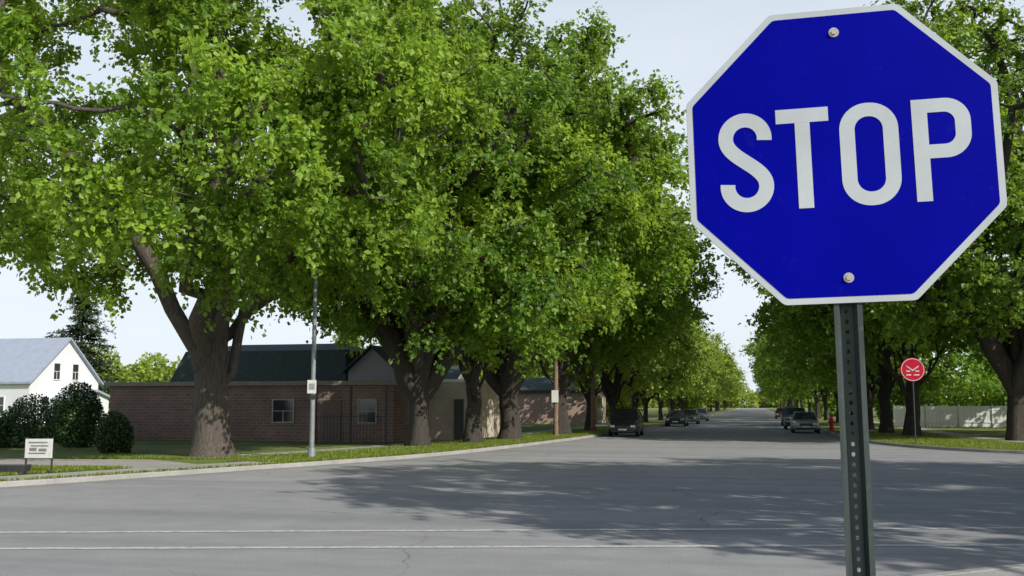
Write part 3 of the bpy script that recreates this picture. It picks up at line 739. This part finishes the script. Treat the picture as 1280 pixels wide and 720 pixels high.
# ------------------------------------------------------------ cars (front faces -Y)
def car(name,x,y,rz,paint,suv=False):
    e=empty(name,(x,y,0),(0,0,rz))
    H=1.72 if suv else 1.46; belt=1.05 if suv else .93; hood=1.0 if suv else .86; hw=.92
    st=[(-2.32,.42,.62,.74),(-2.25,.30,.76,.82),(-1.9,.24,hood-.06,.9),(-1.2,.22,hood,hw),(-.85,.22,belt,hw),(.0,.22,belt+.02,hw),(1.1,.22,belt+.03,hw),(1.75,.24,belt+.02 if not suv else belt,hw),(2.2,.30,belt-.02,.86),(2.35,.42,.72,.78)]
    mb=MB(); rings=[]
    for (yy,zl,zt,w) in st:
        zm=(zl+zt)/2
        half=[(w*.9,zl),(w,zl+.1),(w,zm),(w*.985,zt-.12),(w*.93,zt-.02),(w*.7,zt+.01)]
        rings.append([(a,yy,b) for a,b in half]+[(-a,yy,b) for a,b in half[::-1]])
    n=12; vs=[p for r_ in rings for p in r_]; fs=[]
    for k in range(len(rings)-1):
        for i in range(n): fs.append((k*n+i,k*n+(i+1)%n,(k+1)*n+(i+1)%n,(k+1)*n+i))
    fs+=[tuple(range(n)),tuple(range((len(rings)-1)*n,len(rings)*n))]
    mb.add(vs,fs); mb.obj('body',paint,e,smooth=True,bevel=.02)
    yb0,yb1=-.95,(2.2 if suv else 1.75); yt0,yt1=-.25,(1.85 if suv else 1.0); wb,wt=.84,.64
    g_=MB(); B=belt-.02
    g_.add([(-wb,yb0,B),(wb,yb0,B),(wb,yb1,B),(-wb,yb1,B),(-wt,yt0,H-.04),(wt,yt0,H-.04),(wt,yt1,H-.04),(-wt,yt1,H-.04)],[(0,1,5,4),(1,2,6,5),(2,3,7,6),(3,0,4,7)])
    g_.obj('glass',M_glass,e)
    rf=MB(); rf.add([(-wt-.02,yt0-.03,H-.045),(wt+.02,yt0-.03,H-.045),(wt+.02,yt1+.03,H-.045),(-wt-.02,yt1+.03,H-.045),(-wt+.1,yt0+.1,H),(wt-.1,yt0+.1,H),(wt-.1,yt1-.1,H),(-wt+.1,yt1-.1,H)],[(0,1,5,4),(1,2,6,5),(2,3,7,6),(3,0,4,7),(4,5,6,7),(0,3,2,1)])
    for s in(-1,1):
        for (p,q) in(((s*wb,yb0,B),(s*wt,yt0,H-.04)),((s*wb,yb1,B),(s*wt,yt1,H-.04)),((s*wb,.35,B),(s*wt,.35,H-.04))): rf.cyl(p,q,.035,.03,6)
    rf.obj('roof',paint,e)
    wz=.33
    for sx in(-1,1):
        for yy in(-1.42,1.42):
            t=MB(); t.cyl((sx*.72,yy,wz),(sx*.935,yy,wz),wz,wz,28); t.obj('tyre',M_tyre,e,bevel=.03)
            h=MB(); h.cyl((sx*.93,yy,wz),(sx*.945,yy,wz),.21,.19,5 if not suv else 6); h.obj('hub',M_chrome,e)
        m_=MB(); m_.add([(sx*.9,-.72,.98),(sx*1.08,-.70,.97),(sx*1.08,-.70,1.12),(sx*.9,-.72,1.10),(sx*.9,-.60,.98),(sx*1.06,-.62,.99),(sx*1.06,-.62,1.1),(sx*.9,-.6,1.1)],[(0,1,2,3),(4,5,6,7),(0,1,5,4),(2,3,7,6),(1,2,6,5)]); m_.obj('mirror',paint,e)
        h=MB(); h.box(min(sx*.48,sx*.76),max(sx*.48,sx*.76),-2.335,-2.2,.58,.72); h.obj('head_lamp',M_headl,e,bevel=.02)
        h=MB(); h.box(min(sx*.55,sx*.8),max(sx*.55,sx*.8),2.22,2.37,.70,.86); h.obj('tail_lamp',M_redlamp,e,bevel=.02)
    g3=MB(); g3.box(-.42,.42,-2.35,-2.3,.5,.68); g3.box(-.7,.7,-2.34,-2.2,.3,.40); g3.box(-.7,.7,2.22,2.37,.32,.44); g3.obj('grille',M_dark,e,bevel=.01)
    g3=MB(); g3.box(-.25,.25,2.352,2.375,.52,.65); g3.box(-.25,.25,-2.37,-2.352,.41,.5); g3.obj('number_plate',M_trim,e)
    return e
def paintm(n,c): return simple(n,c,.25,.04,2,metal=.3,spec=.7)
car('parked_car',-8.0,63.5,.02,paintm('charcoal_paint',(.04,.045,.05)),True)
car('parked_car',-7.0,92,.0,paintm('black_paint',(.02,.02,.025)))
car('parked_car',-6.6,104,.0,paintm('grey_paint',(.12,.12,.13)))
car('parked_car',-6.5,122,.0,paintm('silver_paint2',(.35,.36,.38)))
car('parked_car',3.3,74,0,paintm('silver_paint',(.42,.45,.48)))
car('parked_car',3.1,84,0,paintm('navy_paint',(.02,.035,.10)),True)
car('parked_car',3.2,97,0,paintm('dark_paint',(.05,.05,.06)),True)
car('parked_car',3.4,140,0,paintm('red_paint',(.25,.03,.03)))

# ------------------------------------------------------------ light, sky, camera
EL=math.radians(34)
sd=Vector((.85*math.cos(EL),-.527*math.cos(EL),math.sin(EL))).normalized()
L=bpy.data.lights.new('sun','SUN'); L.energy=5.0; L.angle=math.radians(.5); L.color=(1,.96,.87)
o=bpy.data.objects.new('sun',L); COL.objects.link(o); o.rotation_euler=sd.to_track_quat('Z','Y').to_euler(); o.location=(30,-20,40)
W=bpy.data.worlds.new('World'); scene.world=W; W.use_nodes=True; nt=W.node_tree; nt.nodes.clear()
sk=nt.nodes.new('ShaderNodeTexSky'); sk.sky_type='NISHITA'; sk.sun_disc=False
sk.sun_elevation=EL; sk.sun_rotation=math.atan2(sd.x,sd.y); sk.air_density=1.0; sk.dust_density=2.0; sk.ozone_density=1
tc=nt.nodes.new('ShaderNodeTexCoord').outputs['Generated']
sp=nt.nodes.new('ShaderNodeSeparateXYZ'); nt.links.new(tc,sp.inputs[0])
hz=ramp(nt,sp.outputs[2],[(0,.96),(.12,.93),(.38,.74),(.5,.08),(1,.02)])
mp=nt.nodes.new('ShaderNodeMapping'); mp.inputs['Scale'].default_value=(1,1,3.5); nt.links.new(tc,mp.inputs[0])
cl=ramp(nt,noise(nt,mp.outputs[0],2.2,6,.6,.4),[(.35,.9),(.65,1.06)])
hz2=mixc(nt,1,hz,cl,'MULTIPLY')
col=mixc(nt,hz2,sk.outputs[0],(6.7,7.3,7.9))
bg=nt.nodes.new('ShaderNodeBackground'); bg.inputs[1].default_value=.13
wo=nt.nodes.new('ShaderNodeOutputWorld'); nt.links.new(col,bg.inputs[0]); nt.links.new(bg.outputs[0],wo.inputs[0])
cam=bpy.data.cameras.new('camera'); co=bpy.data.objects.new('camera',cam); COL.objects.link(co)
cam.sensor_width=36; cam.lens=35; cam.clip_end=6000; cam.clip_start=.05
co.location=(0,0,2.0); co.rotation_euler=(math.radians(96.65),0,cyaw)
scene.camera=co
scene.view_settings.view_transform='Standard'; scene.view_settings.look='None'; scene.view_settings.exposure=0
